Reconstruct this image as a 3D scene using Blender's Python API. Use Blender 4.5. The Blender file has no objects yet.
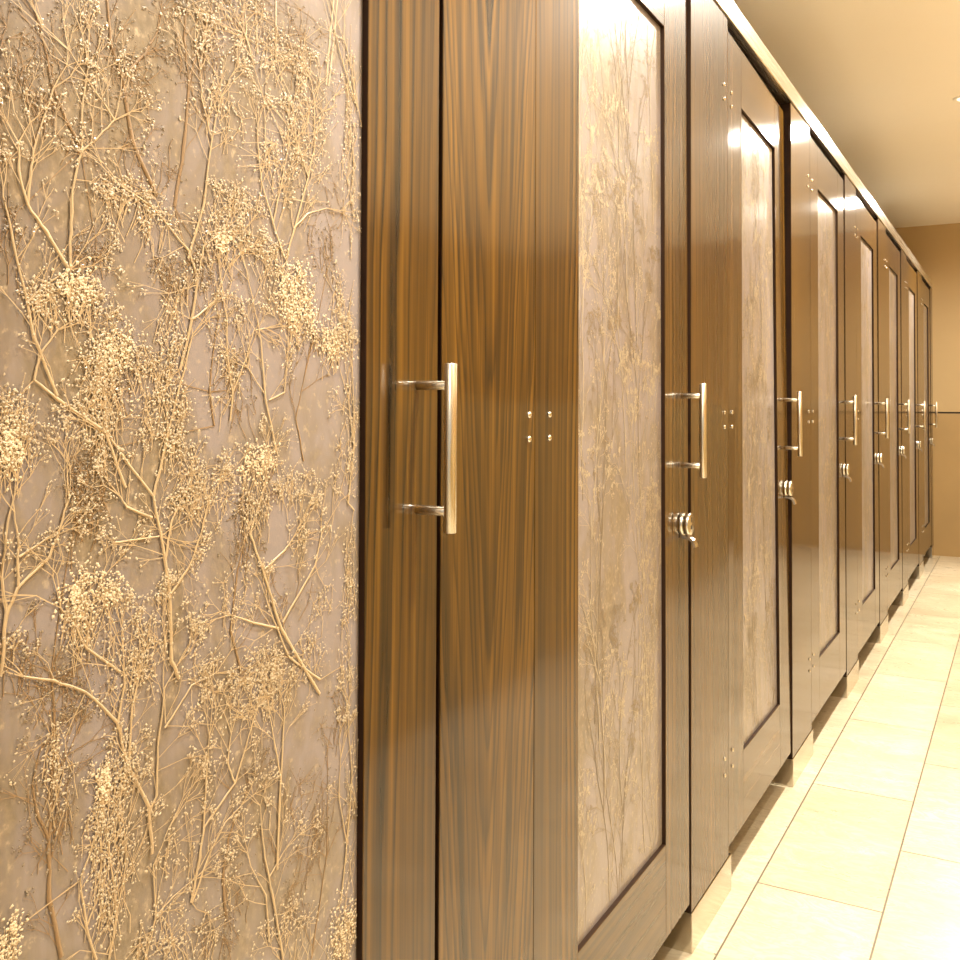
EXPOSURE = 1.12
def _s(r, g, b):
    f = lambda c: ((c / 255 + .055) / 1.055) ** 2.4 if c > 10 else c / 255 / 12.92
    return (f(r), f(g), f(b))
WOOD = [_s(16, 9, 1), _s(50, 32, 3), _s(76, 51, 7), _s(112, 79, 21)]
WOOD_COAT = .8
FLOOR = [_s(178, 164, 136), _s(202, 188, 160), _s(218, 206, 182), _s(140, 112, 74), _s(96, 86, 68)]
PANEL = [_s(142, 133, 130), _s(120, 107, 84), _s(152, 138, 117), _s(184, 168, 143)]
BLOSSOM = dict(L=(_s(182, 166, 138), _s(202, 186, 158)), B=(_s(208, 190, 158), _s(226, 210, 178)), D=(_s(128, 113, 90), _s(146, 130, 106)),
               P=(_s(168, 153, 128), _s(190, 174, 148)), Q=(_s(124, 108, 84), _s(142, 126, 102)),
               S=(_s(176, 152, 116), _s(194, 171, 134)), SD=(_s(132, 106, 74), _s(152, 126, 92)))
CEIL = _s(240, 234, 222)
WALLUP = _s(186, 160, 116)
WALLLO = _s(170, 140, 92)
WALLR = _s(208, 180, 132), _s(200, 170, 116)
LAMP = (1.0, .925, .80)
CONE = 172
W_ROW, W_NEAR0, W_NEAR, W_BACK = 68, 45, 54, 44
W_ROOM_FILL = 350
BEAM = 1.1
WORLD = ((1, .92, .80), .35)
SPRIGS=[('L',2,[[(433,1124),(415,1147),(401,1162),(395,1183),(394,1201)],[(401,1162),(403,1183),(406,1201),(419,1243)]]),
('L',1.6,[[(434,1124),(434,1150),(435,1177),(442,1207),(457,1221),(469,1235)],[(469,1235),(453,1250),(431,1272)],[(442,1207),(442,1236),(446,1264)]]),
('D',1.7,[[(442,1207),(419,1243),(413,1269),(403,1296)]]),
('D',2.6,[[(509,1188),(485,1225),(476,1267),(465,1289),(462,1318)],[(476,1267),(496,1291),(507,1311)]]),
('D',2.2,[[(526,1184),(535,1232),(539,1286),(534,1315),(537,1346)],[(539,1286),(550,1314),(557,1335)]]),
('L',1.6,[[(540,1146),(555,1191),(563,1244),(573,1281)],[(563,1244),(552,1275),(550,1296)]]),
('L',1.9,[[(533,1060),(544,1099),(550,1133),(540,1152),(505,1179),(473,1190)],[(544,1099),(569,1116),(581,1143)],[(550,1133),(556,1158),(577,1173)]]),
('L',1.7,[[(651,1162),(636,1189),(621,1223),(616,1254)],[(636,1189),(648,1232),(655,1260)]]),
('L',1.7,[[(654,1162),(664,1190),(682,1239),(692,1273),(689,1314)],[(664,1190),(682,1206),(710,1216)],[(682,1239),(665,1270),(660,1295)]]),
('L',1.8,[[(425,1039),(407,1077),(402,1098),(391,1138),(384,1164)],[(402,1098),(413,1111),(433,1124)]]),
('L',1.4,[[(587,1021),(589,1044),(582,1075),(582,1102),(573,1142),(568,1172)],[(589,1044),(605,1073),(613,1096),(628,1099)]]),
('L',1.5,[[(644,992),(628,1039),(623,1084),(618,1102),(604,1145)],[(633,1038),(653,1045),(657,1083),(657,1105)],[(628,1042),(607,1064)]]),
('L',1.4,[[(756,1322),(734,1353),(707,1409)],[(763,1305),(737,1376),(719,1399)]]),
('L',1.2,[[(608,1323),(601,1340),(598,1368)],[(626,1253),(623,1292),(608,1323)]]),
('L',2,[[(387,863),(390,901),(398,916),(421,933),(430,955),(435,970)],[(390,901),(387,925),(390,959),(397,983)],[(399,936),(418,945)],[(398,916),(398,943),(395,965)]]),
('L',2.4,[[(535,826),(527,841),(526,881),(520,917),(508,966),(483,993),(466,1013)],[(466,1013),(425,1037),(408,1049),(412,1067),(425,1083)],[(522,888),(535,900),(547,913),(559,941),(565,962)],[(520,917),(525,945),(535,961)],[(508,966),(519,1003),(537,1061),(545,1088)],[(507,950),(484,960),(477,969)]]),
('L',1.8,[[(482,974),(466,1010),(463,1037),(456,1069)]]),
('L',1.3,[[(471,936),(516,936)]]),
('L',2.3,[[(704,771),(650,841),(625,899),(611,927),(629,967)],[(653,846),(697,889),(705,916)],[(704,784),(661,814),(635,862)],[(650,841),(617,852),(589,864)],[(630,895),(655,908),(665,917)]]),
('L',1.5,[[(754,933),(745,941),(755,999),(750,1069)],[(753,995),(744,1040),(729,1072)]]),
('D',1.8,[[(603,814),(590,851),(598,900),(607,924)]]),
('L',1.5,[[(479,844),(451,867),(440,886),(430,898)],[(451,867),(455,894),(461,911)]]),
('L',2.1,[[(511,704),(507,739),(486,779),(478,809),(451,837),(425,851),(403,859)],[(508,736),(514,745),(515,781),(521,822),(533,837)],[(488,776),(491,816),(501,855)],[(478,809),(484,834),(482,859)]]),
('L',1.9,[[(550,652),(558,682),(562,704),(596,727),(609,753),(620,778)],[(562,704),(564,743),(567,774)],[(551,651),(567,679),(585,699),(605,707)],[(596,727),(587,747),(591,768)]]),
('L',2,[[(648,636),(651,691),(654,736),(656,772)],[(653,707),(644,742),(637,770)]]),
('L',1.8,[[(657,556),(643,616),(633,652),(628,680)],[(638,634),(658,649)],[(639,579),(634,620),(615,653)]]),
('L',1.6,[[(738,571),(748,628),(754,680),(748,729)],[(746,621),(734,669),(736,704)]]),
('D',2.3,[[(588,624),(584,654),(590,685),(600,702)]]),
('D',2.4,[[(434,666),(425,708),(424,746),(426,788),(427,820),(424,856)],[(424,746),(415,769),(411,788)],[(426,788),(438,799)]]),
('L',1.5,[[(462,651),(454,677),(448,711),(461,737),(468,761)],[(454,677),(468,702),(477,725)]]),
('L',1.5,[[(473,646),(479,673),(474,710),(467,748)],[(479,673),(487,705),(484,736)]]),
('L',1.2,[[(506,630),(515,657),(512,695),(527,718)],[(515,657),(531,664),(551,668)]]),
('D',1.6,[[(696,537),(706,575),(717,619)]]),
('L',1.2,[[(522,793),(548,818),(573,821)],[(522,796),(519,834),(521,851)]]),
('D',1.2,[[(680,984),(669,1022),(679,1056)]]),
('D',1.3,[[(570,1017),(564,1044),(567,1075),(573,1102)]])]
CLUSTERS=[(426,1103,26,13,150,'L'),(440,1113,14,8,120,'B'),(459,1071,28,18,210,'L'),(462,1038,23,32,260,'L'),(469,1075,17,9,90,'B'),(478,1187,32,10,150,'L'),(501,1173,22,13,110,'L'),(595,1206,28,13,110,'L'),(578,1173,33,16,150,'L'),(575,1164,10,5,50,'B'),(626,1165,25,17,120,'L'),(661,1137,24,29,190,'B'),(672,1116,22,12,120,'B'),(718,1094,33,13,120,'B'),(737,1143,20,44,130,'L'),(524,1097,14,33,110,'L'),(394,1020,18,23,250,'L'),(390,1005,11,12,90,'B'),(518,1037,25,30,210,'L'),(503,1066,22,17,120,'L'),(624,982,27,13,120,'B'),(616,950,19,20,120,'L'),(667,964,29,12,120,'L'),(554,967,35,23,240,'L'),(457,904,25,15,150,'B'),(445,887,20,16,150,'L'),(497,860,29,24,170,'L'),(630,794,50,26,240,'L'),(643,820,25,17,90,'L'),(470,758,17,32,190,'L'),(466,773,8,8,70,'B'),(473,701,22,42,300,'L'),(744,541,24,34,200,'B'),(395,693,11,13,90,'B'),(518,645,28,22,120,'L'),(674,914,19,17,60,'L'),(431,798,15,39,120,'L'),(605,1346,71,25,200,'L'),(669,1314,60,53,240,'L'),(571,1270,33,32,120,'L'),(657,1240,58,35,190,'L'),(533,999,22,20,110,'L'),(594,875,23,24,60,'L'),(561,826,21,23,60,'L'),(749,811,16,76,120,'L'),(749,1020,12,57,90,'L'),(751,886,11,57,80,'L'),(743,1278,14,105,160,'L'),(754,659,11,85,90,'L'),(548,624,41,18,120,'L'),(665,577,40,25,110,'L'),(527,700,13,14,40,'L'),(394,1267,21,25,60,'D'),(424,1236,31,33,110,'D'),(481,1282,36,36,110,'D'),(549,1303,31,39,120,'D'),(501,1221,37,29,60,'D'),(669,1359,68,35,140,'D'),(714,1196,35,55,120,'D'),(452,989,18,41,200,'D'),(440,976,14,27,110,'D'),(526,1139,23,18,110,'D'),(441,1142,24,11,70,'D'),(430,844,31,26,140,'D'),(424,774,20,39,160,'D'),(678,650,54,61,190,'D'),(586,622,34,32,110,'D'),(597,1046,23,33,80,'D'),(610,938,19,33,120,'D'),(476,1058,17,21,70,'D'),(662,855,34,43,70,'D'),(479,832,26,16,70,'L'),(726,742,27,37,70,'D'),(400,870,17,15,80,'D'),(392,1138,11,25,60,'D'),(551,1154,21,12,60,'D'),(739,973,18,28,50,'L'),(689,814,28,18,60,'L'),(574,1061,27,31,80,'L'),(710,855,20,18,30,'L')]
import bpy, math, random
from mathutils import Vector, Matrix, Euler
C = bpy.context.scene.collection
R = random.Random(7)

# ------------------------------------------------------------------ view, camera
sc = bpy.context.scene
vs = sc.view_settings
vs.view_transform = 'Standard'; vs.look = 'None'; vs.gamma = 1.0; vs.exposure = EXPOSURE
vs.use_curve_mapping = False
FPX, PPX, PPY = 970.0, 480.0, 386.0
CAM = Vector((0.553, 0.0, 1.033))
vY = Vector(((1022.5 - PPX) / FPX, -(409 - PPY) / FPX, -1)).normalized()
vU = Vector((.0041, 1, -.0214)); vU = (vU - vY * vU.dot(vY)).normalized()
vX = vY.cross(vU)
cd = bpy.data.cameras.new('camera'); cam = bpy.data.objects.new('camera', cd); C.objects.link(cam)
cam.matrix_world = Matrix.Translation(CAM) @ Matrix((vX, vY, vU)).to_4x4()
cd.sensor_width = 36; cd.lens = 36 * FPX / 960; cd.shift_y = (PPY - 480) / 960
cd.clip_start = .02
sc.camera = cam

# ------------------------------------------------------------------ node helpers
class E:
    """a value in a node tree; arithmetic on it adds math nodes"""
    def __init__(s, g, sock): s.g, s.s = g, sock
    def _m(s, op, o=None, r=False):
        n = s.g.nodes.new('ShaderNodeMath'); n.operation = op
        a, b = (o, s) if r else (s, o)
        for i, q in enumerate((a, b)):
            if q is None: continue
            if isinstance(q, E): s.g.links.new(q.s, n.inputs[i])
            else: n.inputs[i].default_value = q
        return E(s.g, n.outputs[0])
    def __add__(s, o): return s._m('ADD', o)
    def __radd__(s, o): return s._m('ADD', o)
    def __sub__(s, o): return s._m('SUBTRACT', o)
    def __rsub__(s, o): return s._m('SUBTRACT', o, True)
    def __mul__(s, o): return s._m('MULTIPLY', o)
    def __rmul__(s, o): return s._m('MULTIPLY', o)
    def __truediv__(s, o): return s._m('DIVIDE', o)
    def sqrt(s): return s._m('SQRT')
    def fract(s): return s._m('FRACT')
    def abs(s): return s._m('ABSOLUTE')
    def clamp(s):
        m = s._m('MULTIPLY', 1.0); m.s.node.use_clamp = True; return m

def vec(g, x, y, z):
    n = g.nodes.new('ShaderNodeCombineXYZ')
    for i, q in enumerate((x, y, z)):
        if isinstance(q, E): g.links.new(q.s, n.inputs[i])
        else: n.inputs[i].default_value = q
    return n.outputs[0]
def noise(g, v, scale=1, detail=2, rough=.5, dist=0):
    n = g.nodes.new('ShaderNodeTexNoise'); g.links.new(v, n.inputs['Vector'])
    n.inputs['Scale'].default_value = scale; n.inputs['Detail'].default_value = detail
    n.inputs['Roughness'].default_value = rough; n.inputs['Distortion'].default_value = dist
    return E(g, n.outputs['Fac'])
def ramp(g, f, stops, interp='LINEAR'):
    n = g.nodes.new('ShaderNodeValToRGB'); g.links.new(f.s, n.inputs[0]); cr = n.color_ramp
    cr.interpolation = interp
    while len(cr.elements) < len(stops): cr.elements.new(.5)
    for e, (p, c) in zip(cr.elements, stops):
        e.position = p; e.color = (c, c, c, 1) if isinstance(c, (int, float)) else (*c, 1)
    return n.outputs[0]
def mixc(g, f, a, b, mode='MIX'):
    n = g.nodes.new('ShaderNodeMix'); n.data_type = 'RGBA'; n.blend_type = mode
    for sock, q in ((n.inputs[0], f), (n.inputs[6], a), (n.inputs[7], b)):
        if isinstance(q, E): g.links.new(q.s, sock)
        elif isinstance(q, bpy.types.NodeSocket): g.links.new(q, sock)
        elif isinstance(q, tuple): sock.default_value = (*q, 1)
        else: sock.default_value = q
    return n.outputs[2]
def newmat(name):
    m = bpy.data.materials.new(name); m.use_nodes = True
    g = m.node_tree; b = g.nodes['Principled BSDF']
    return m, g, b
def coords(g, kind='Object'):
    t = g.nodes.new('ShaderNodeTexCoord'); s = g.nodes.new('ShaderNodeSeparateXYZ')
    g.links.new(t.outputs[kind], s.inputs[0])
    return [E(g, o) for o in s.outputs]
def bump(g, b, h, strength, dist=.001):
    n = g.nodes.new('ShaderNodeBump'); n.inputs['Strength'].default_value = strength
    n.inputs['Distance'].default_value = dist
    g.links.new(h.s if isinstance(h, E) else h, n.inputs['Height']); g.links.new(n.outputs[0], b.inputs['Normal'])
def srgb(r, g, b):
    f = lambda c: (c / 255 / 12.92) if c <= 10 else ((c / 255 + .055) / 1.055) ** 2.4
    return (f(r), f(g), f(b))

# ------------------------------------------------------------------ materials
def wood(name, horizontal=False, centre=None, taper=.02, freq=55.0, core=.012, contrast=1.0):
    """walnut veneer: conical growth rings cut lengthwise, so nested V figures or straight grain"""
    m, g, b = newmat(name)
    X, Y, Z = coords(g)
    a, l = (Z, Y) if horizontal else (Y, Z)
    oi = g.nodes.new('ShaderNodeObjectInfo'); rnd = E(g, oi.outputs['Random'])
    wob = noise(g, vec(g, a * 4 + rnd * 31, l * .9, rnd * 17), 1, 3) - .5
    c0 = centre if centre is not None else (rnd - .5) * .5 + .16
    d = a - c0 + wob * .07
    rad = (d * d + core * core).sqrt()
    ring = rad * freq - l * (taper * freq)
    ring = ring + (noise(g, vec(g, ring * .27, rnd * 9, 0.0), 1, 3) - .5) * 6.5 + (noise(g, vec(g, a * 60, l * 1.6, rnd * 5), 1, 3) - .5) * .9
    f = ring.fract()
    prof = E(g, ramp(g, f, [(0, .5), (.15, .72), (.5, .62), (.78, .30), (.92, .08), (1, .5)]))
    amp = noise(g, vec(g, ring * .31 + 7.3, l * .35, rnd * 3), 1, 2)
    broad = noise(g, vec(g, a * 13, l * .55, rnd * 23), 1, 3)
    fib = noise(g, vec(g, a * 420, l * 5, X * 420), 1, 3, .6)
    fib2 = noise(g, vec(g, a * 120, l * 1.6, rnd * 7), 1, 2)
    t = (prof - .5) * (amp * 2.4 - .65).clamp() * (1.25 * contrast) + (broad - .5) * .6 + (fib - .5) * .4 + (fib2 - .5) * .8 * contrast + .48
    col = ramp(g, t, [(0, WOOD[0]), (.32, WOOD[1]), (.58, WOOD[2]), (.95, WOOD[3])])
    g.links.new(col, b.inputs['Base Color'])
    b.inputs['Roughness'].default_value = .5
    b.inputs['Specular IOR Level'].default_value = .1
    b.inputs['Coat IOR'].default_value = 1.6
    b.inputs['Coat Weight'].default_value = WOOD_COAT; b.inputs['Coat Roughness'].default_value = .10
    bump(g, b, fib, .05, .0005)
    return m
def plain(name, col, rough=.5, metal=0, coat=0, var=.06, scale=6, spec=.5):
    m, g, b = newmat(name)
    x, y, z = coords(g)
    n = noise(g, vec(g, x, y, z), scale, 4)
    c = mixc(g, n, tuple(v * (1 - var) for v in col), tuple(min(1, v * (1 + var)) for v in col))
    g.links.new(c, b.inputs['Base Color'])
    b.inputs['Roughness'].default_value = rough; b.inputs['Metallic'].default_value = metal
    b.inputs['Coat Weight'].default_value = coat; b.inputs['Specular IOR Level'].default_value = spec
    return m
def steel(name, col, rough, along='Z', aniso=.0):
    m, g, b = newmat(name)
    x, y, z = coords(g)
    k = dict(X=(3, 900, 900), Y=(900, 3, 900), Z=(900, 900, 3))[along]
    n = noise(g, vec(g, x * k[0], y * k[1], z * k[2]), 1, 2)
    g.links.new(mixc(g, n, tuple(v * .92 for v in col), col), b.inputs['Base Color'])
    b.inputs['Metallic'].default_value = 1
    r = n * .12 + (rough - .06); g.links.new(r.s, b.inputs['Roughness'])
    return m
def floor_mat():
    m, g, b = newmat('cream travertine tiles')
    x, y, z = coords(g)
    br = g.nodes.new('ShaderNodeTexBrick')
    g.links.new(vec(g, y - 2.48 + .64 * 40, x - .042 + .2545 * 40, 0.0), br.inputs['Vector'])
    br.offset = .5; br.offset_frequency = 2; br.squash = 1
    br.inputs['Scale'].default_value = 1; br.inputs['Mortar Size'].default_value = .0020
    br.inputs['Mortar Smooth'].default_value = .1; br.inputs['Bias'].default_value = 0
    br.inputs['Brick Width'].default_value = .64; br.inputs['Row Height'].default_value = .2545
    br.inputs['Color1'].default_value = (0, 0, 0, 1); br.inputs['Color2'].default_value = (1, 1, 1, 1)
    tile = E(g, br.outputs['Color']); mort = E(g, br.outputs['Fac']) * x._m('GREATER_THAN', .036)
    n1 = noise(g, vec(g, x * 2.2, y * 5, tile * 9), 1, 6, .6, 1.2)
    n2 = noise(g, vec(g, x * 9, y * 22, tile * 5), 1, 6, .65, 2.0)
    vein = (n2 - .5).abs() * 14
    base = ramp(g, n1 * .75 + (tile - .5) * .12 + .12, [(.3, FLOOR[0]), (.5, FLOOR[1]), (.72, FLOOR[2])])
    c = mixc(g, (1 - vein.clamp()) * .55 * n1, base, FLOOR[3])
    c = mixc(g, mort * .9, c, FLOOR[4])
    g.links.new(c, b.inputs['Base Color'])
    r = n2 * .14 + .22; g.links.new(r.s, b.inputs['Roughness'])
    bump(g, b, 1 - mort, .25, .001)
    return m
def panel_mat():
    """mauve grey resin sheet with blurred dried flowers deep inside it"""
    m, g, b = newmat('mauve resin with pressed flowers')
    x, y, z = coords(g)
    oi = g.nodes.new('ShaderNodeObjectInfo'); rnd = E(g, oi.outputs['Random'])
    big = noise(g, vec(g, y * 7 + rnd * 20, z * 4, rnd * 9), 1, 3, .55, .6)
    mid = noise(g, vec(g, y * 30 + rnd * 11, z * 12, rnd * 5), 1, 4, .6, .8)
    fine = noise(g, vec(g, y * 150, z * 110, rnd * 3), 1, 3, .6)
    t = ((big - .5) * 3.4 + (mid - .5) * 2.4 + .34).clamp()
    c = mixc(g, t * .9, PANEL[0], PANEL[1])
    u = ((mid - .5) * 2.5 + (fine - .5) * 2.6 + (big - .5) * 2 - .12).clamp()
    c = mixc(g, u * .85, c, PANEL[2])
    sp = ((fine - .6) * 7 * (big + .25)).clamp()
    c = mixc(g, sp * .85, c, PANEL[3])
    g.links.new(c, b.inputs['Base Color'])
    b.inputs['Roughness'].default_value = .42; b.inputs['Specular IOR Level'].default_value = .35
    b.inputs['Coat Weight'].default_value = .5; b.inputs['Coat Roughness'].default_value = .18
    return m
def flower_mat(name, c0, c1, coat=.35):
    m, g, b = newmat(name)
    x, y, z = coords(g)
    n = noise(g, vec(g, x * 90, y * 90, z * 60), 1, 3)
    g.links.new(mixc(g, n, c0, c1), b.inputs['Base Color'])
    b.inputs['Roughness'].default_value = .55; b.inputs['Coat Weight'].default_value = coat
    b.inputs['Coat Roughness'].default_value = .2
    return m

M = {}
M['stile'] = wood('walnut straight grain', taper=.012)
M['rail'] = wood('walnut cross rail', horizontal=True, taper=.012, contrast=.4)
M['cathedral'] = wood('walnut cathedral grain', centre=.100, taper=.085, freq=56, core=.009)
M['pilaster'] = wood('walnut pilaster grain', taper=.03, contrast=.6)
M['edge'] = plain('dark brown side faces', srgb(40, 22, 7), .6, spec=.2)  # narrow board faces, darker brown than the veneer
M['inner'] = plain('dark brown partition laminate', srgb(84, 56, 30), .55)
M['panel'] = panel_mat()
M['L'] = flower_mat('dried cream blossom', *BLOSSOM['L'])
M['B'] = flower_mat('dried bright blossom', *BLOSSOM['B'])
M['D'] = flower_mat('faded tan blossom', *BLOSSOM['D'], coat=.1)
M['P'] = flower_mat('pressed straw blossom', *BLOSSOM['P'], coat=.6)
M['Q'] = flower_mat('pressed tan blossom', *BLOSSOM['Q'], coat=.6)
M['stemL'] = flower_mat('dried straw stem', *BLOSSOM['S'])
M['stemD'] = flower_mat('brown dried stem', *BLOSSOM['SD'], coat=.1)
M['steel'] = steel('brushed steel', (.74, .69, .58), .27)
M['post'] = plain('bright steel post', (.72, .67, .56), .22, 1, 0, .03)
M['chrome'] = plain('satin chrome', (.74, .70, .60), .20, 1, 0, .03)
M['shoe'] = steel('polished steel shoe', (.62, .58, .50), .18, 'Y')
M['alu'] = steel('satin aluminium rail', (.86, .84, .74), .27, 'Y')
M['dark'] = plain('dark slot', (.02, .015, .01), .6)
M['floor'] = floor_mat()
M['ceiling'] = plain('cream painted ceiling', CEIL, .9, var=.01)
M['wall_up'] = plain('brown matt paint', WALLUP, .7, var=.03)
M['wall_lo'] = plain('honey stone cladding', WALLLO, .4, var=.10, scale=5)
M['gap_shade'] = plain('painted shadow gap', (.03, .018, .008), .6)  # shade of the groove above the cladding, put in as near-black colour
M['white'] = plain('cream enamel trim', CEIL, .6)
lm, lg, lb = newmat('warm lamp lens')
lb.inputs['Base Color'].default_value = (.9, .85, .7, 1)
lb.inputs['Emission Color'].default_value = (*LAMP, 1); lb.inputs['Emission Strength'].default_value = .7
M['lens'] = lm

# ------------------------------------------------------------------ mesh helpers
class MB:
    def __init__(s): s.v, s.f, s.m, s.sm = [], [], [], []
    def add(s, vs_, fs, mi=0, smooth=False):
        o = len(s.v); s.v += [tuple(p) for p in vs_]
        for f in fs: s.f.append(tuple(i + o for i in f)); s.m.append(mi); s.sm.append(smooth)
    def box(s, x0, x1, y0, y1, z0, z1, mi=0, bev=0.0):
        if bev <= 0:
            s.add([(x, y, z) for x in (x0, x1) for y in (y0, y1) for z in (z0, z1)],
                  [(0, 1, 3, 2), (4, 6, 7, 5), (0, 4, 5, 1), (2, 3, 7, 6), (0, 2, 6, 4), (1, 5, 7, 3)], mi)
            return
        b = bev      # chamfer all twelve edges
        P = []; idx = {}
        for i, x in enumerate((x0, x1)):
            for j, y in enumerate((y0, y1)):
                for k, z in enumerate((z0, z1)):
                    sx, sy, sz = (1, -1)[i], (1, -1)[j], (1, -1)[k]
                    for ax in range(3):
                        p = [x + sx * b, y + sy * b, z + sz * b]; p[ax] = (x, y, z)[ax]
                        idx[i, j, k, ax] = len(P); P.append(p)
        F = []
        def q(*a): F.append(tuple(idx[t] for t in a))
        for i in (0, 1):
            q((i, 0, 0, 0), (i, 0, 1, 0), (i, 1, 1, 0), (i, 1, 0, 0)) if i == 0 else q((i, 0, 0, 0), (i, 1, 0, 0), (i, 1, 1, 0), (i, 0, 1, 0))
            q((0, i, 0, 1), (1, i, 0, 1), (1, i, 1, 1), (0, i, 1, 1)) if i == 0 else q((0, i, 0, 1), (0, i, 1, 1), (1, i, 1, 1), (1, i, 0, 1))
            q((0, 0, i, 2), (0, 1, i, 2), (1, 1, i, 2), (1, 0, i, 2)) if i == 0 else q((0, 0, i, 2), (1, 0, i, 2), (1, 1, i, 2), (0, 1, i, 2))
        for i in (0, 1):
            for j in (0, 1):
                q((i, j, 0, 0), (i, j, 1, 0), (i, j, 1, 1), (i, j, 0, 1))
                q((i, 0, j, 0), (i, 1, j, 0), (i, 1, j, 2), (i, 0, j, 2))
                q((0, i, j, 1), (1, i, j, 1), (1, i, j, 2), (0, i, j, 2))
                for k in (0, 1): 
                    if True: F.append((idx[i, j, k, 0], idx[i, j, k, 1], idx[i, j, k, 2]))
        F = [f for n, f in enumerate(F) if True]
        s.add(P, F, mi)
    def lathe(s, prof, org, axis, n=24, mi=0, smooth=True):
        """prof: (radius, height) pairs along axis from org"""
        a = Vector(axis).normalized(); t = Vector((0, 0, 1)) if abs(a.z) < .9 else Vector((1, 0, 0))
        u = a.cross(t).normalized(); w = a.cross(u); o = Vector(org)
        P = []; F = []
        for r, h in prof:
            for i in range(n):
                an = 2 * math.pi * i / n
                P.append(o + a * h + (u * math.cos(an) + w * math.sin(an)) * r)
        for k in range(len(prof) - 1):
            for i in range(n):
                j = (i + 1) % n
                F.append((k * n + i, k * n + j, (k + 1) * n + j, (k + 1) * n + i))
        F.append(tuple(range(n - 1, -1, -1))); F.append(tuple(range((len(prof) - 1) * n, len(prof) * n)))
        s.add(P, F, mi, smooth)
    def rod(s, p0, p1, r, n=18, mi=0, bev=.0008):
        p0, p1 = Vector(p0), Vector(p1); L = (p1 - p0).length
        s.lathe([(r - bev, 0), (r, bev), (r, L - bev), (r - bev, L)], p0, p1 - p0, n, mi)
    def tube(s, pts, radii, n=4, mi=0):
        pts = [Vector(p) for p in pts]; P = []; F = []
        for i, p in enumerate(pts):
            d = (pts[min(i + 1, len(pts) - 1)] - pts[max(i - 1, 0)])
            if d.length < 1e-7: d = Vector((0, 0, 1))
            d.normalize(); u = d.cross(Vector((1, 0, 0)))
            if u.length < 1e-4: u = Vector((0, 1, 0))
            u.normalize(); w = Vector((1, 0, 0))
            for k in range(n):
                an = 2 * math.pi * k / n
                P.append(p + (u * math.cos(an) + w * math.sin(an) * .6) * radii[i])
        for i in range(len(pts) - 1):
            for k in range(n):
                j = (k + 1) % n
                F.append((i * n + k, i * n + j, (i + 1) * n + j, (i + 1) * n + k))
        s.add(P, F, mi, n > 4)
    def bud(s, p, r, rng, mi=0):
        x, y, z = p; h = rng.random() * 6.28
        q = [(x + min(r, .0012), y, z), (x - min(r, .0012), y, z)]
        for k in range(4):
            rr = r * (.6 + rng.random() * .7); an = h + k * 1.571 + rng.uniform(-.4, .4)
            q.append((x + rng.uniform(-.3, .3) * min(r, .001), y + rr * math.cos(an), z + rr * math.sin(an)))
        s.add(q, [(0, 2, 3), (0, 3, 4), (0, 4, 5), (0, 5, 2), (1, 3, 2), (1, 4, 3), (1, 5, 4), (1, 2, 5)], mi)
    def data(s, name, mats, warp=None):
        me = bpy.data.meshes.new(name)
        me.from_pydata([warp(p) for p in s.v] if warp else s.v, [], s.f)
        for m in mats: me.materials.append(m)
        me.polygons.foreach_set('material_index', s.m)
        me.polygons.foreach_set('use_smooth', s.sm)
        me.update()
        import bmesh
        bm = bmesh.new(); bm.from_mesh(me); bmesh.ops.recalc_face_normals(bm, faces=bm.faces); bm.to_mesh(me); bm.free()
        return me
    def build(s, name, mats, parent=None, loc=None, warp=None):
        if not isinstance(mats, (list, tuple)): mats = [mats]
        o = bpy.data.objects.new(name, s.data(name, mats, warp)); C.objects.link(o)
        if parent: o.parent = parent
        if loc: o.location = loc
        return o
def edged(mb, both=True):
    """narrow side faces take the darker brown (slot 1)"""
    for n, f in enumerate(mb.f):
        ys = [mb.v[k][1] for k in f]; zs = [mb.v[k][2] for k in f]
        if max(ys) - min(ys) < 1e-6 or max(zs) - min(zs) < 1e-6: mb.m[n] = 1
    return mb
def empty(name, loc, label, cat, group=None):
    o = bpy.data.objects.new(name, None); C.objects.link(o); o.location = loc; o.empty_display_size = .05
    o['kind'] = 'thing'
    return tag(o, label, cat, group)
def tag(o, label, cat, group=None):
    o['label'] = label; o['category'] = cat
    if group: o['group'] = group
    return o
def struct(name, mb, mats):
    o = mb.build(name, mats); o['kind'] = 'structure'; return o

# ------------------------------------------------------------------ the room
Y0, Y1, CEILZ, XB, XW, XR = -1.6, 7.55, 2.335, -1.45, 1.13, 3.3
b = MB(); b.box(XB - .1, XR + .1, Y0 - .1, Y1 + .1, -.1, 0); struct('floor', b, M['floor'])
b = MB(); b.box(XB - .1, XR + .1, Y0 - .1, Y1 + .1, CEILZ, CEILZ + .1); struct('ceiling', b, M['ceiling'])
LINE = 1.005
def clad_wall(name, x0, x1, y0, y1, face):
    """upper matt paint, lower stone cladding standing 4 mm proud"""
    b = MB(); b.box(x0, x1, y0, y1, 0, CEILZ)
    struct(name, b, M['wall_up'])
b = MB(); b.box(XB, XR, Y1, Y1 + .1, LINE + .006, CEILZ, 0); b.box(XB, XR, Y1 - .006, Y1 + .1, 0, LINE - .006, 1)
b.box(XB, XR, Y1 + .006, Y1 + .1, LINE - .006, LINE + .006, 2)
struct('wall_far', b, [M['wall_up'], M['wall_lo'], M['gap_shade']])
LOWWALL = plain('umber stone cladding', WALLR[1], .45, var=.1); CREAM = plain('cream matt paint', WALLR[0], .7, var=.02)
b = MB(); b.box(XW, XW + .14, Y0, Y1, 0, 1.045, 0, bev=.004); struct('wall_right_added', b, [LOWWALL])  # unseen low wall, made up and shaped for its reflection in the doors
b = MB(); b.box(XR, XR + .1, Y0, Y1, 0, CEILZ, 0); struct('wall_outer_added', b, [CREAM])  # unseen outer wall, added to widen the room for bounced light
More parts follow.
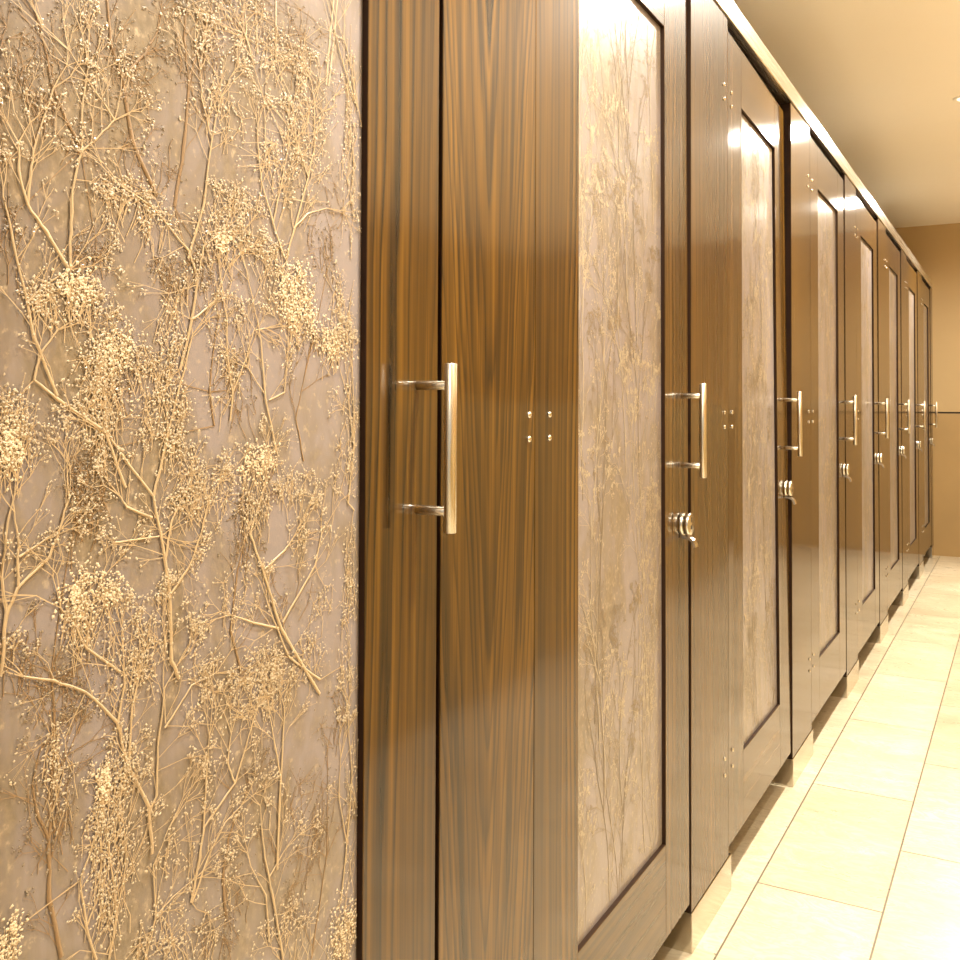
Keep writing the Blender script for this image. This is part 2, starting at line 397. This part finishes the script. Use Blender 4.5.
b = MB(); b.box(XB - .1, XB, Y0, Y1, 0, CEILZ); struct('wall_left', b, M['wall_up'])

# ------------------------------------------------------------------ cubicle fronts
PZ0, PZ1 = .078, 1.878           # pilaster bottom and top
DZ0, DZ1 = .097, 1.852           # door bottom and top
OZ0, OZ1 = .262, 1.718           # panel opening
TH = .030                        # board thickness
GAPR = [.9035, 1.8165, 2.7425, 3.675, 4.600, 5.530, 6.450, 7.385]   # lock-side edge of each pilaster
DW = [.664, .672] + [.650] * 6
DLEFT = [GAPR[i] - .0085 - DW[i] for i in range(8)]
SCREWZ = [(.259, .2935), (.992, 1.023), (1.6935, 1.7245)]
WHICH = ['nearest', 'second', 'third', 'fourth', 'fifth', 'sixth', 'seventh', 'farthest']
SIDE = [' filling the left of the view', ' past the broad cathedral-grained pilaster', '', '', '', '', '', ', last before the end wall']

def screw(parent, y, z, warp=None, r=.0043):
    b = MB(); b.lathe([(r, 0), (r, .0012), (r * .86, .0026), (r * .5, .0034), (r * .35, .0036), (r * .3, .0028)], (0, y, z), (1, 0, 0), 14)
    return b.build('screw', M['chrome'], parent, warp=warp)

# pilasters, each with its steel shoe and hinge screws
def pilaster(i, y0, y1, label):
    t = empty('pilaster', (0, y0, 0), label, 'partition panel', 'walnut pilasters between the cubicle doors')
    w = y1 - y0
    b = MB(); b.box(-TH, 0, 0, w, PZ0, PZ1, bev=.0008)
    edged(b).build('board', [M['cathedral'] if i == 1 else M['pilaster'], M['edge']], t)
    b = MB(); b.box(-.055, .0012, .0005, w + (.018 if w > .2 else 0), 0.0, PZ0 - .0015, bev=.001)
    b.build('steel_shoe', M['shoe'], t)
    if w > .2 and i > 0:
        for pair in SCREWZ:
            for z in pair: screw(t, w - (.018 if i == 1 else .032), z)
    return t
pilaster(0, -.05, DLEFT[0] - .0012, 'walnut pilaster on the hinge side of the nearest cubicle door')
PL = ['broad walnut pilaster with nested V-shaped grain beside the foremost pull handle',
      'walnut pilaster between the second and third cubicle doors',
      'walnut pilaster between the third and fourth cubicle doors',
      'walnut pilaster between the fourth and fifth cubicle doors',
      'walnut pilaster between the fifth and sixth cubicle doors',
      'walnut pilaster between the sixth and seventh cubicle doors',
      'walnut pilaster between the seventh and farthest cubicle doors',
      'narrow walnut end strip between the farthest door and the end wall']
for i in range(8):
    pilaster(i + 1, GAPR[i], (DLEFT[i + 1] - .0012) if i < 7 else Y1 - .001, PL[i])

# partitions running back from the pilasters
for i in range(8):
    y = (GAPR[i] + (DLEFT[i + 1] if i < 7 else Y1)) / 2
    if i == 7: continue
    b = MB(); b.box(XB, -TH, y - .01, y + .01, .10, 1.90)
    o = struct('wall_partition' if i == 0 else 'wall_partition', b, M['inner'])

b = MB(); b.box(XB, -TH, -.03, -.01, .0, CEILZ); struct('wall_partition', b, M['inner'])  # unseen full-height partition, added to keep light out of the cubicles

# the head rail over everything
b = MB(); b.box(-.045, .004, -.3, Y1, PZ1 + .001, 1.929, bev=.0012)
tag(b.build('head_rail', M['alu']), 'long satin aluminium rail running along the top of the walnut cubicle fronts', 'rail')

# ------------------------------------------------------------------ dried flowers
BACK = -.0076                      # face of the resin sheet behind the door face
def umbel(mb, p, ang, ln, depth, rng, x, r, mi_s, mi_b, bud_r, spread=.75):
    """a spray that forks and ends in buds, lying in the plane of the sheet"""
    q = (p[0] + math.sin(ang) * ln, p[1] + math.cos(ang) * ln)
    x2 = min(-.0015, max(BACK + .0012, x + rng.uniform(-.0012, .0014)))
    md = ((p[0] + q[0]) / 2 + rng.uniform(-.05, .05) * ln, (p[1] + q[1]) / 2)
    mb.tube([(x, *p), ((x + x2) / 2, *md), (x2, *q)], [r, r * .85, r * .7], 3, mi_s)
    if depth == 0:
        for k in range(rng.choice((1, 2, 2, 3))):
            mb.bud((x2, q[0] + rng.uniform(-.003, .003), q[1] + rng.uniform(-.003, .003)), bud_r * rng.uniform(.6, 1.25), rng, mi_b)
        return
    for k in range(rng.choice((2, 3, 3))):
        umbel(mb, q, ang + rng.uniform(-spread, spread), ln * rng.uniform(.5, .85), depth - 1, rng, x2, r * .7, mi_s, mi_b, bud_r, spread)
def chain(mb, pts, r, rng, x, mi, taper=.45):
    P = []; n = len(pts)
    for i in range(n - 1):       # smooth and slightly knotted
        a, b_ = pts[i], pts[i + 1]
        for k in range(4):
            t = k / 4
            P.append((x + rng.uniform(-.0003, .0003), a[0] + (b_[0] - a[0]) * t + rng.uniform(-.0006, .0006), a[1] + (b_[1] - a[1]) * t))
    P.append((x, *pts[-1]))
    m = len(P)
    rad = [r * (1 - (1 - taper) * i / (m - 1)) * (1.25 if i % 8 == 4 else 1) for i in range(m)]
    mb.tube(P, rad, 5, mi)
    a, b_ = pts[-2], pts[-1]
    return math.atan2(b_[0] - a[0], b_[1] - a[1])
def cluster(mb, y, z, ry, rz, n, rng, mi_s, mi_b, x, bud_r, near):
    arms = []
    for k in range(max(4, n // 12)):
        an = rng.uniform(0, 6.28); rr = math.sqrt(rng.random())
        e = (y + ry * .9 * rr * math.cos(an), z + rz * .9 * rr * math.sin(an)); arms.append(e)
        L = rng.uniform(.012, .032)
        a = (e[0] + rng.uniform(-.5, .5) * L - (e[0] - y) * .3, e[1] - L)
        md = ((a[0] + e[0]) / 2 + rng.uniform(-.2, .2) * L, (a[1] + e[1]) / 2)
        mb.tube([(x, *a), (x + .0004, *md), (x + .0008, *e)], [.00045, .0004, .00035], 3, mi_s)
    d, c = min(((c[0] - y) ** 2 + (c[1] - z) ** 2, c) for c in near)
    if d > .012 ** 2:             # a thin twig joins the head of flowers to its stem
        e = min(arms, key=lambda q: (q[0] - c[0]) ** 2 + (q[1] - c[1]) ** 2)
        md = ((c[0] + e[0]) / 2 + rng.uniform(-.1, .1) * ry, (c[1] + e[1]) / 2)
        mb.tube([(x, *c), (x, *md), (x, *e)], [.0006, .0005, .0004], 3, mi_s)
    for k in range(n):
        c = rng.choice(arms)
        p = (c[0] + rng.gauss(0, .26) * ry, c[1] + rng.gauss(0, .0045 + .12 * rz))
        xx = min(-.0012, x + rng.uniform(-.0008, .0034))
        if rng.random() < .35: mb.tube([(x, *c), (xx, *p)], [.0003, .00025], 3, mi_s)
        mb.bud((xx, *p), bud_r * rng.uniform(.5, 1.35), rng, mi_b)

def traced_sprigs():
    """the sprays of the nearest panel: (y, z) in millimetres along the wall"""
    out = []
    rng = random.Random(11)
    bases = []
    for tone, r, chains in SPRIGS:
        mb = MB(); dark = tone == 'D'
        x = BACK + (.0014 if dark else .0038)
        for k, ch in enumerate(chains):
            pts = [(a / 1000, c / 1000) for a, c in ch]
            if dark and len(pts) > 1: pass
            an = chain(mb, pts, r * (.00082 if k == 0 else .0006), rng, x, 0, .5)
            for j in range(rng.choice((2, 3))):
                umbel(mb, pts[-1], an + rng.uniform(-.6, .6), rng.uniform(.012, .024), 3, rng, x, .0006, 0, 1, .0011)
            for j in range(len(pts) * 2):     # small side shoots
                i = rng.randrange(len(pts) - 1); t = rng.random()
                p = (pts[i][0] + (pts[i + 1][0] - pts[i][0]) * t, pts[i][1] + (pts[i + 1][1] - pts[i][1]) * t)
                if j % 2: umbel(mb, p, an + rng.choice((-1, 1)) * rng.uniform(.4, .9), rng.uniform(.012, .03), rng.choice((1, 2)), rng, x, .00045, 0, 1, .0011)
        out.append((mb, dark)); bases.append([(a / 1000, c / 1000) for ch in chains for a, c in ch])
    for y, z, ry, rz, n, tone in CLUSTERS:
        y, z, ry, rz = y / 1000, z / 1000, ry / 1000, rz / 1000
        dark = tone == 'D'
        best = min((min((p[0] - y) ** 2 + (p[1] - z) ** 2 for p in bs), i) for i, bs in enumerate(bases) if out[i][1] == dark)[1]
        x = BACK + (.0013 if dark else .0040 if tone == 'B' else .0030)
        cluster(out[best][0], y, z, ry, rz, int(n * (1.5 if tone != 'B' else 2.2)), rng, 0, 2 if tone == 'B' else 1, x, .00120 if tone == 'B' else .00104, bases[best])
    return out
def wild_sprig(seed, w, h):
    """one free spray for the other sheets, base at the origin, growing up"""
    rng = random.Random(seed); mb = MB(); dark = seed % 3 == 0
    x = BACK + (.0013 if dark else rng.uniform(.0018, .0040))
    H = h * rng.uniform(.6, 1)
    def grow(p, an, L, r, lev):
        pts = [p]; a = an
        for k in range(4):
            a += rng.uniform(-.18, .18) - a * .12
            pts.append((pts[-1][0] + math.sin(a) * L / 4, pts[-1][1] + math.cos(a) * L / 4))
        e = chain(mb, pts, r, rng, x, 0, .55)
        if lev == 0:
            for j in range(3): umbel(mb, pts[-1], e + rng.uniform(-.6, .6), rng.uniform(.016, .03), 3, rng, x, .0007, 0, 1, .0019)
            return
        for s_ in (-1, 1):
            grow(pts[rng.choice((3, 4))], a + s_ * rng.uniform(.15, .45), L * rng.uniform(.55, .8), r * .7, lev - 1)
        for j in range(4):
            umbel(mb, rng.choice(pts[1:]), a + rng.choice((-1, 1)) * rng.uniform(.3, .8), rng.uniform(.02, .04), 2, rng, x, .0006, 0, 1, .0018)
    grow((0, 0), rng.uniform(-.15, .15), H * .4, rng.uniform(.0012, .0018), 2)
    return mb, dark
def flower_mats(dark): return [M['stemD'], M['D'], M['D']] if dark else [M['stemL'], M['L'], M['B']]

TRACED = traced_sprigs()
def clip(mb, dy, dz, y0, y1, z0, z1):
    """the spray moved to its place and cut off at the edge of the sheet"""
    o = MB(); idx = {}
    ok = [y0 < v[1] + dy < y1 and z0 < v[2] + dz < z1 for v in mb.v]
    for f, m, q in zip(mb.f, mb.m, mb.sm):
        if all(ok[k] for k in f):
            for k in f:
                if k not in idx:
                    idx[k] = len(o.v); v = mb.v[k]; o.v.append((v[0], v[1] + dy, v[2] + dz))
            o.f.append(tuple(idx[k] for k in f)); o.m.append(m); o.sm.append(q)
    return o
def main_piece(mb, cell=.010):
    """only the largest connected tangle of a cut spray"""
    cells = {}
    for n, f in enumerate(mb.f):
        for k in f: cells.setdefault((int(mb.v[k][1] / cell), int(mb.v[k][2] / cell)), set()).add(n)
    for f in mb.f:                    # long twigs bridge the cells they cross
        a, c = mb.v[f[0]], mb.v[f[2]]
        m = max(1, int(math.hypot(a[1] - c[1], a[2] - c[2]) / cell * 2))
        for q in range(m + 1): cells.setdefault((int((a[1] + (c[1] - a[1]) * q / m) / cell), int((a[2] + (c[2] - a[2]) * q / m) / cell)), set())
    seen, best = set(), set()
    for s0 in cells:
        if s0 in seen: continue
        st, comp = [s0], []
        seen.add(s0)
        while st:
            c = st.pop(); comp.append(c)
            for dy in (-1, 0, 1):
                for dz in (-1, 0, 1):
                    d = (c[0] + dy, c[1] + dz)
                    if d in cells and d not in seen: seen.add(d); st.append(d)
        fs = set().union(*(cells[c] for c in comp))
        if len(fs) > len(best): best = fs
    o = MB(); o.v = mb.v
    for n in sorted(best): o.f.append(mb.f[n]); o.m.append(mb.m[n]); o.sm.append(mb.sm[n])
    o2 = MB(); idx = {}
    for f in o.f:
        for k in f:
            if k not in idx: idx[k] = len(o2.v); o2.v.append(mb.v[k])
        o2.f.append(tuple(idx[k] for k in f))
    o2.m, o2.sm = o.m, o.sm
    return o2
WILD = [wild_sprig(100 + k, .3, .75) for k in range(12)]

# ------------------------------------------------------------------ doors
WARP = [(.000, .0), (.006, .001), (.018, .002), (.003, .001), (.004, .001), (.003, .001), (.003, .001), (.003, .001)]
def door(i):
    y0, w = DLEFT[i], DW[i]
    wt, wb = WARP[i]
    wp = lambda p: (p[0] - (wb + (wt - wb) * max(0, p[2]) / DZ1) * max(0, p[1]) / w, p[1], p[2])
    lab = '%s walnut cubicle door with a dried flower panel%s' % (WHICH[i], SIDE[i] if SIDE[i] else ' in the receding row')
    t = empty('cubicle_door', (0, y0, 0), lab, 'door', 'walnut cubicle doors with flower panels')
    hs = .1435 if i < 2 else .130            # hinge stile width
    ls = (.131, .137)[i] if i < 2 else .132
    e = .0007
    b = MB(); b.box(-TH, 0, 0, hs, DZ0, DZ1, bev=e); edged(b).build('stile', [M['stile'], M['edge']], t, warp=wp)
    b = MB(); b.box(-TH, 0, w - ls, w, DZ0, DZ1, bev=e); edged(b).build('stile', [M['stile'], M['edge']], t, warp=wp)
    b = MB(); b.box(-TH, 0, hs, w - ls - .0014, OZ1, DZ1, bev=e); edged(b).build('rail', [M['rail'], M['edge']], t, warp=wp)
    b = MB(); b.box(-TH, 0, hs, w - ls - .0014, DZ0, OZ0, bev=e); edged(b).build('rail', [M['rail'], M['edge']], t, warp=wp)
    b = MB(); b.box(-.022, BACK, hs - .001, w - ls + .001, OZ0 - .001, OZ1 + .001)
    pan = b.build('flower_panel', M['panel'], t, warp=wp)
    if i == 0:
        lim0, lim1 = hs + .001, w - ls - .001
        for mb, dark in TRACED:
            mb = clip(mb, -y0, 0, lim0, lim1, OZ0, OZ1)
            mb.v = [(BACK + max(-.0003, (v[0] - BACK) * .3), v[1], v[2]) for v in mb.v]
            mb.build('flower_sprig', flower_mats(dark), pan)
    rng = random.Random(71 + i)
    n = [14, 30, 26, 20, 16, 12, 10, 8][i]
    for k in range(n):
        mb, dark = WILD[rng.randrange(12)]
        ly = hs + (w - ls - hs) * ((k * .618 + rng.uniform(-.06, .06)) % 1)
        if i == 0: lz, za, zb = (1.33, 1.31, OZ1 - .003) if k % 2 else (OZ0 - rng.uniform(0, .1), OZ0 + .003, .56)
        else: lz, za, zb = OZ0 - .25 + 1.5 * ((k * .755) % 1), OZ0 + .003, OZ1 - .003
        c = clip(mb, ly, lz, hs + .002, w - ls - .002, za, zb)
        if len(c.f) > 20: c = main_piece(c)
        pm = M['Q'] if dark else M['P']
        c.v = [(BACK + max(-.0003, .0001 + (v[0] - BACK) * .07), v[1], v[2]) for v in c.v]
        if len(c.f) > 20: c.build('flower_sprig', [pm, pm, pm], pan, warp=wp)
    # bar pull handle on two posts
    hy = w - .0405
    h = bpy.data.objects.new('pull_handle', None)
    b = MB(); b.rod((.0405, hy, .9035), (.0405, hy, 1.0775), .0066, 24)
    h = b.build('pull_handle', M['steel'], t, warp=wp)
    for z in (.9255, 1.0550):
        b = MB(); b.rod((-.0005 - 0 if wt < .001 else -.0005, hy, z), (.0405, hy, z), .0050, 18)
        b.build('post', M['post'], h, warp=wp)
    # coin-release lock
    if i > 0:
        ly, lz = w - .045, .8170
        b = MB(); b.lathe([(.0195, 0), (.0205, .0015), (.0205, .0070), (.0195, .0080)], (0, ly, lz), (1, 0, 0), 28)
        k = b.build('lock', M['chrome'], t, warp=wp)
        b = MB(); b.lathe([(.0170, .0075), (.0170, .0095), (.0205, .0100), (.0205, .0185), (.0195, .0195)], (0, ly, lz), (1, 0, 0), 28)
        b.box(.0193, .0198, ly - .002, ly + .002, lz + .004, lz + .013, 1); b.box(.0193, .0198, ly - .003, ly + .003, lz - .009, lz - .002, 1)
        b.build('cylinder', [M['chrome'], M['dark']], k, warp=wp)
        b = MB()        # small thumb tab curling out below the cylinder
        prof = [(.003, -.021), (.010, -.0225), (.018, -.0245), (.024, -.029), (.0275, -.036), (.0285, -.042)]
        P = []; F = []
        for q, (px, pz) in enumerate(prof):
            a0, a1 = prof[max(q - 1, 0)], prof[min(q + 1, 5)]
            nx, nz = a1[1] - a0[1], a0[0] - a1[0]; L = math.hypot(nx, nz); nx, nz = nx / L * .005, nz / L * .005
            for dy, c in ((-.009, 0), (.009, 0), (.009, 1), (-.009, 1)): P.append((max(.0005, px + nx * c), ly + .004 + dy, lz + pz + nz * c))
        for a in range(len(prof) - 1):
            for c in range(4):
                d = (c + 1) % 4; F.append((a * 4 + c, a * 4 + d, a * 4 + 4 + d, a * 4 + 4 + c))
        F += [(3, 2, 1, 0), tuple(len(P) - 4 + c for c in range(4))]
        b.add(P, F); b.build('thumb_tab', M['chrome'], k, warp=wp)
    for pair in SCREWZ:
        for z in pair: screw(t, .0425 if i == 1 else .030, z, warp=wp)
    return t
for i in range(8): door(i)

# ------------------------------------------------------------------ lamps
def downlight(x, y, watts, label, cone=CONE, beam=1):
    t = empty('downlight', (x, y, CEILZ), label, 'ceiling light', 'recessed ceiling downlights along the corridor')
    b = MB(); b.lathe([(.030, .001), (.030, -.0035), (.034, -.005), (.042, -.004), (.045, -.001), (.045, .001)], (0, 0, 0), (0, 0, 1), 32)
    b.build('trim_ring', M['white'], t)
    b = MB(); b.lathe([(.029, -.0030), (.029, -.0042)], (0, 0, 0), (0, 0, 1), 24); b.build('lens', M['lens'], t)
    l = bpy.data.lights.new('downlight_lamp', 'SPOT'); l.energy = watts; l.color = LAMP
    l.spot_size = math.radians(cone); l.spot_blend = 1.0; l.shadow_soft_size = .03
    o = bpy.data.objects.new('downlight_lamp', l); C.objects.link(o); o.location = (x, y, CEILZ - .05)
    if not beam: return t
    l2 = l.copy(); l2.energy = watts * BEAM; l2.spot_size = math.radians(62)
    o2 = bpy.data.objects.new('downlight_beam', l2); C.objects.link(o2); o2.location = (x, y, CEILZ - .05)
    return t
DL = [(.33, 2.75, W_ROW, 'recessed ceiling downlight above the floor by the third cubicle door'),
      (.350, 4.515, W_ROW, 'recessed ceiling downlight at the right edge of the view'),
      (.33, 6.25, W_ROW, 'recessed ceiling downlight nearest the end wall'),
      (.33, 1.00, W_NEAR0, 'recessed ceiling downlight above the foremost pull handle'),
      (.85, 1.03, W_NEAR, 'recessed ceiling downlight close to the right-hand wall'),
      (.50, -.75, W_BACK, 'added ceiling downlight behind the viewpoint')]  # last lamp is unseen, added as extra light from behind
for d in DL: downlight(*d)
for k, y in enumerate((-.4, 1.2, 2.8, 4.4, 6.0)):
    downlight(2.15, y, W_ROOM_FILL, 'recessed ceiling downlight %s of the added fill row beyond the low wall' % ('first', 'second', 'third', 'fourth', 'fifth')[k], 96, 0)  # unseen row added so bounced light reaches ceiling and doors

w = bpy.data.worlds.new('world'); sc.world = w; w.use_nodes = True
w.node_tree.nodes['Background'].inputs[0].default_value = (*WORLD[0], 1); w.node_tree.nodes['Background'].inputs[1].default_value = WORLD[1]
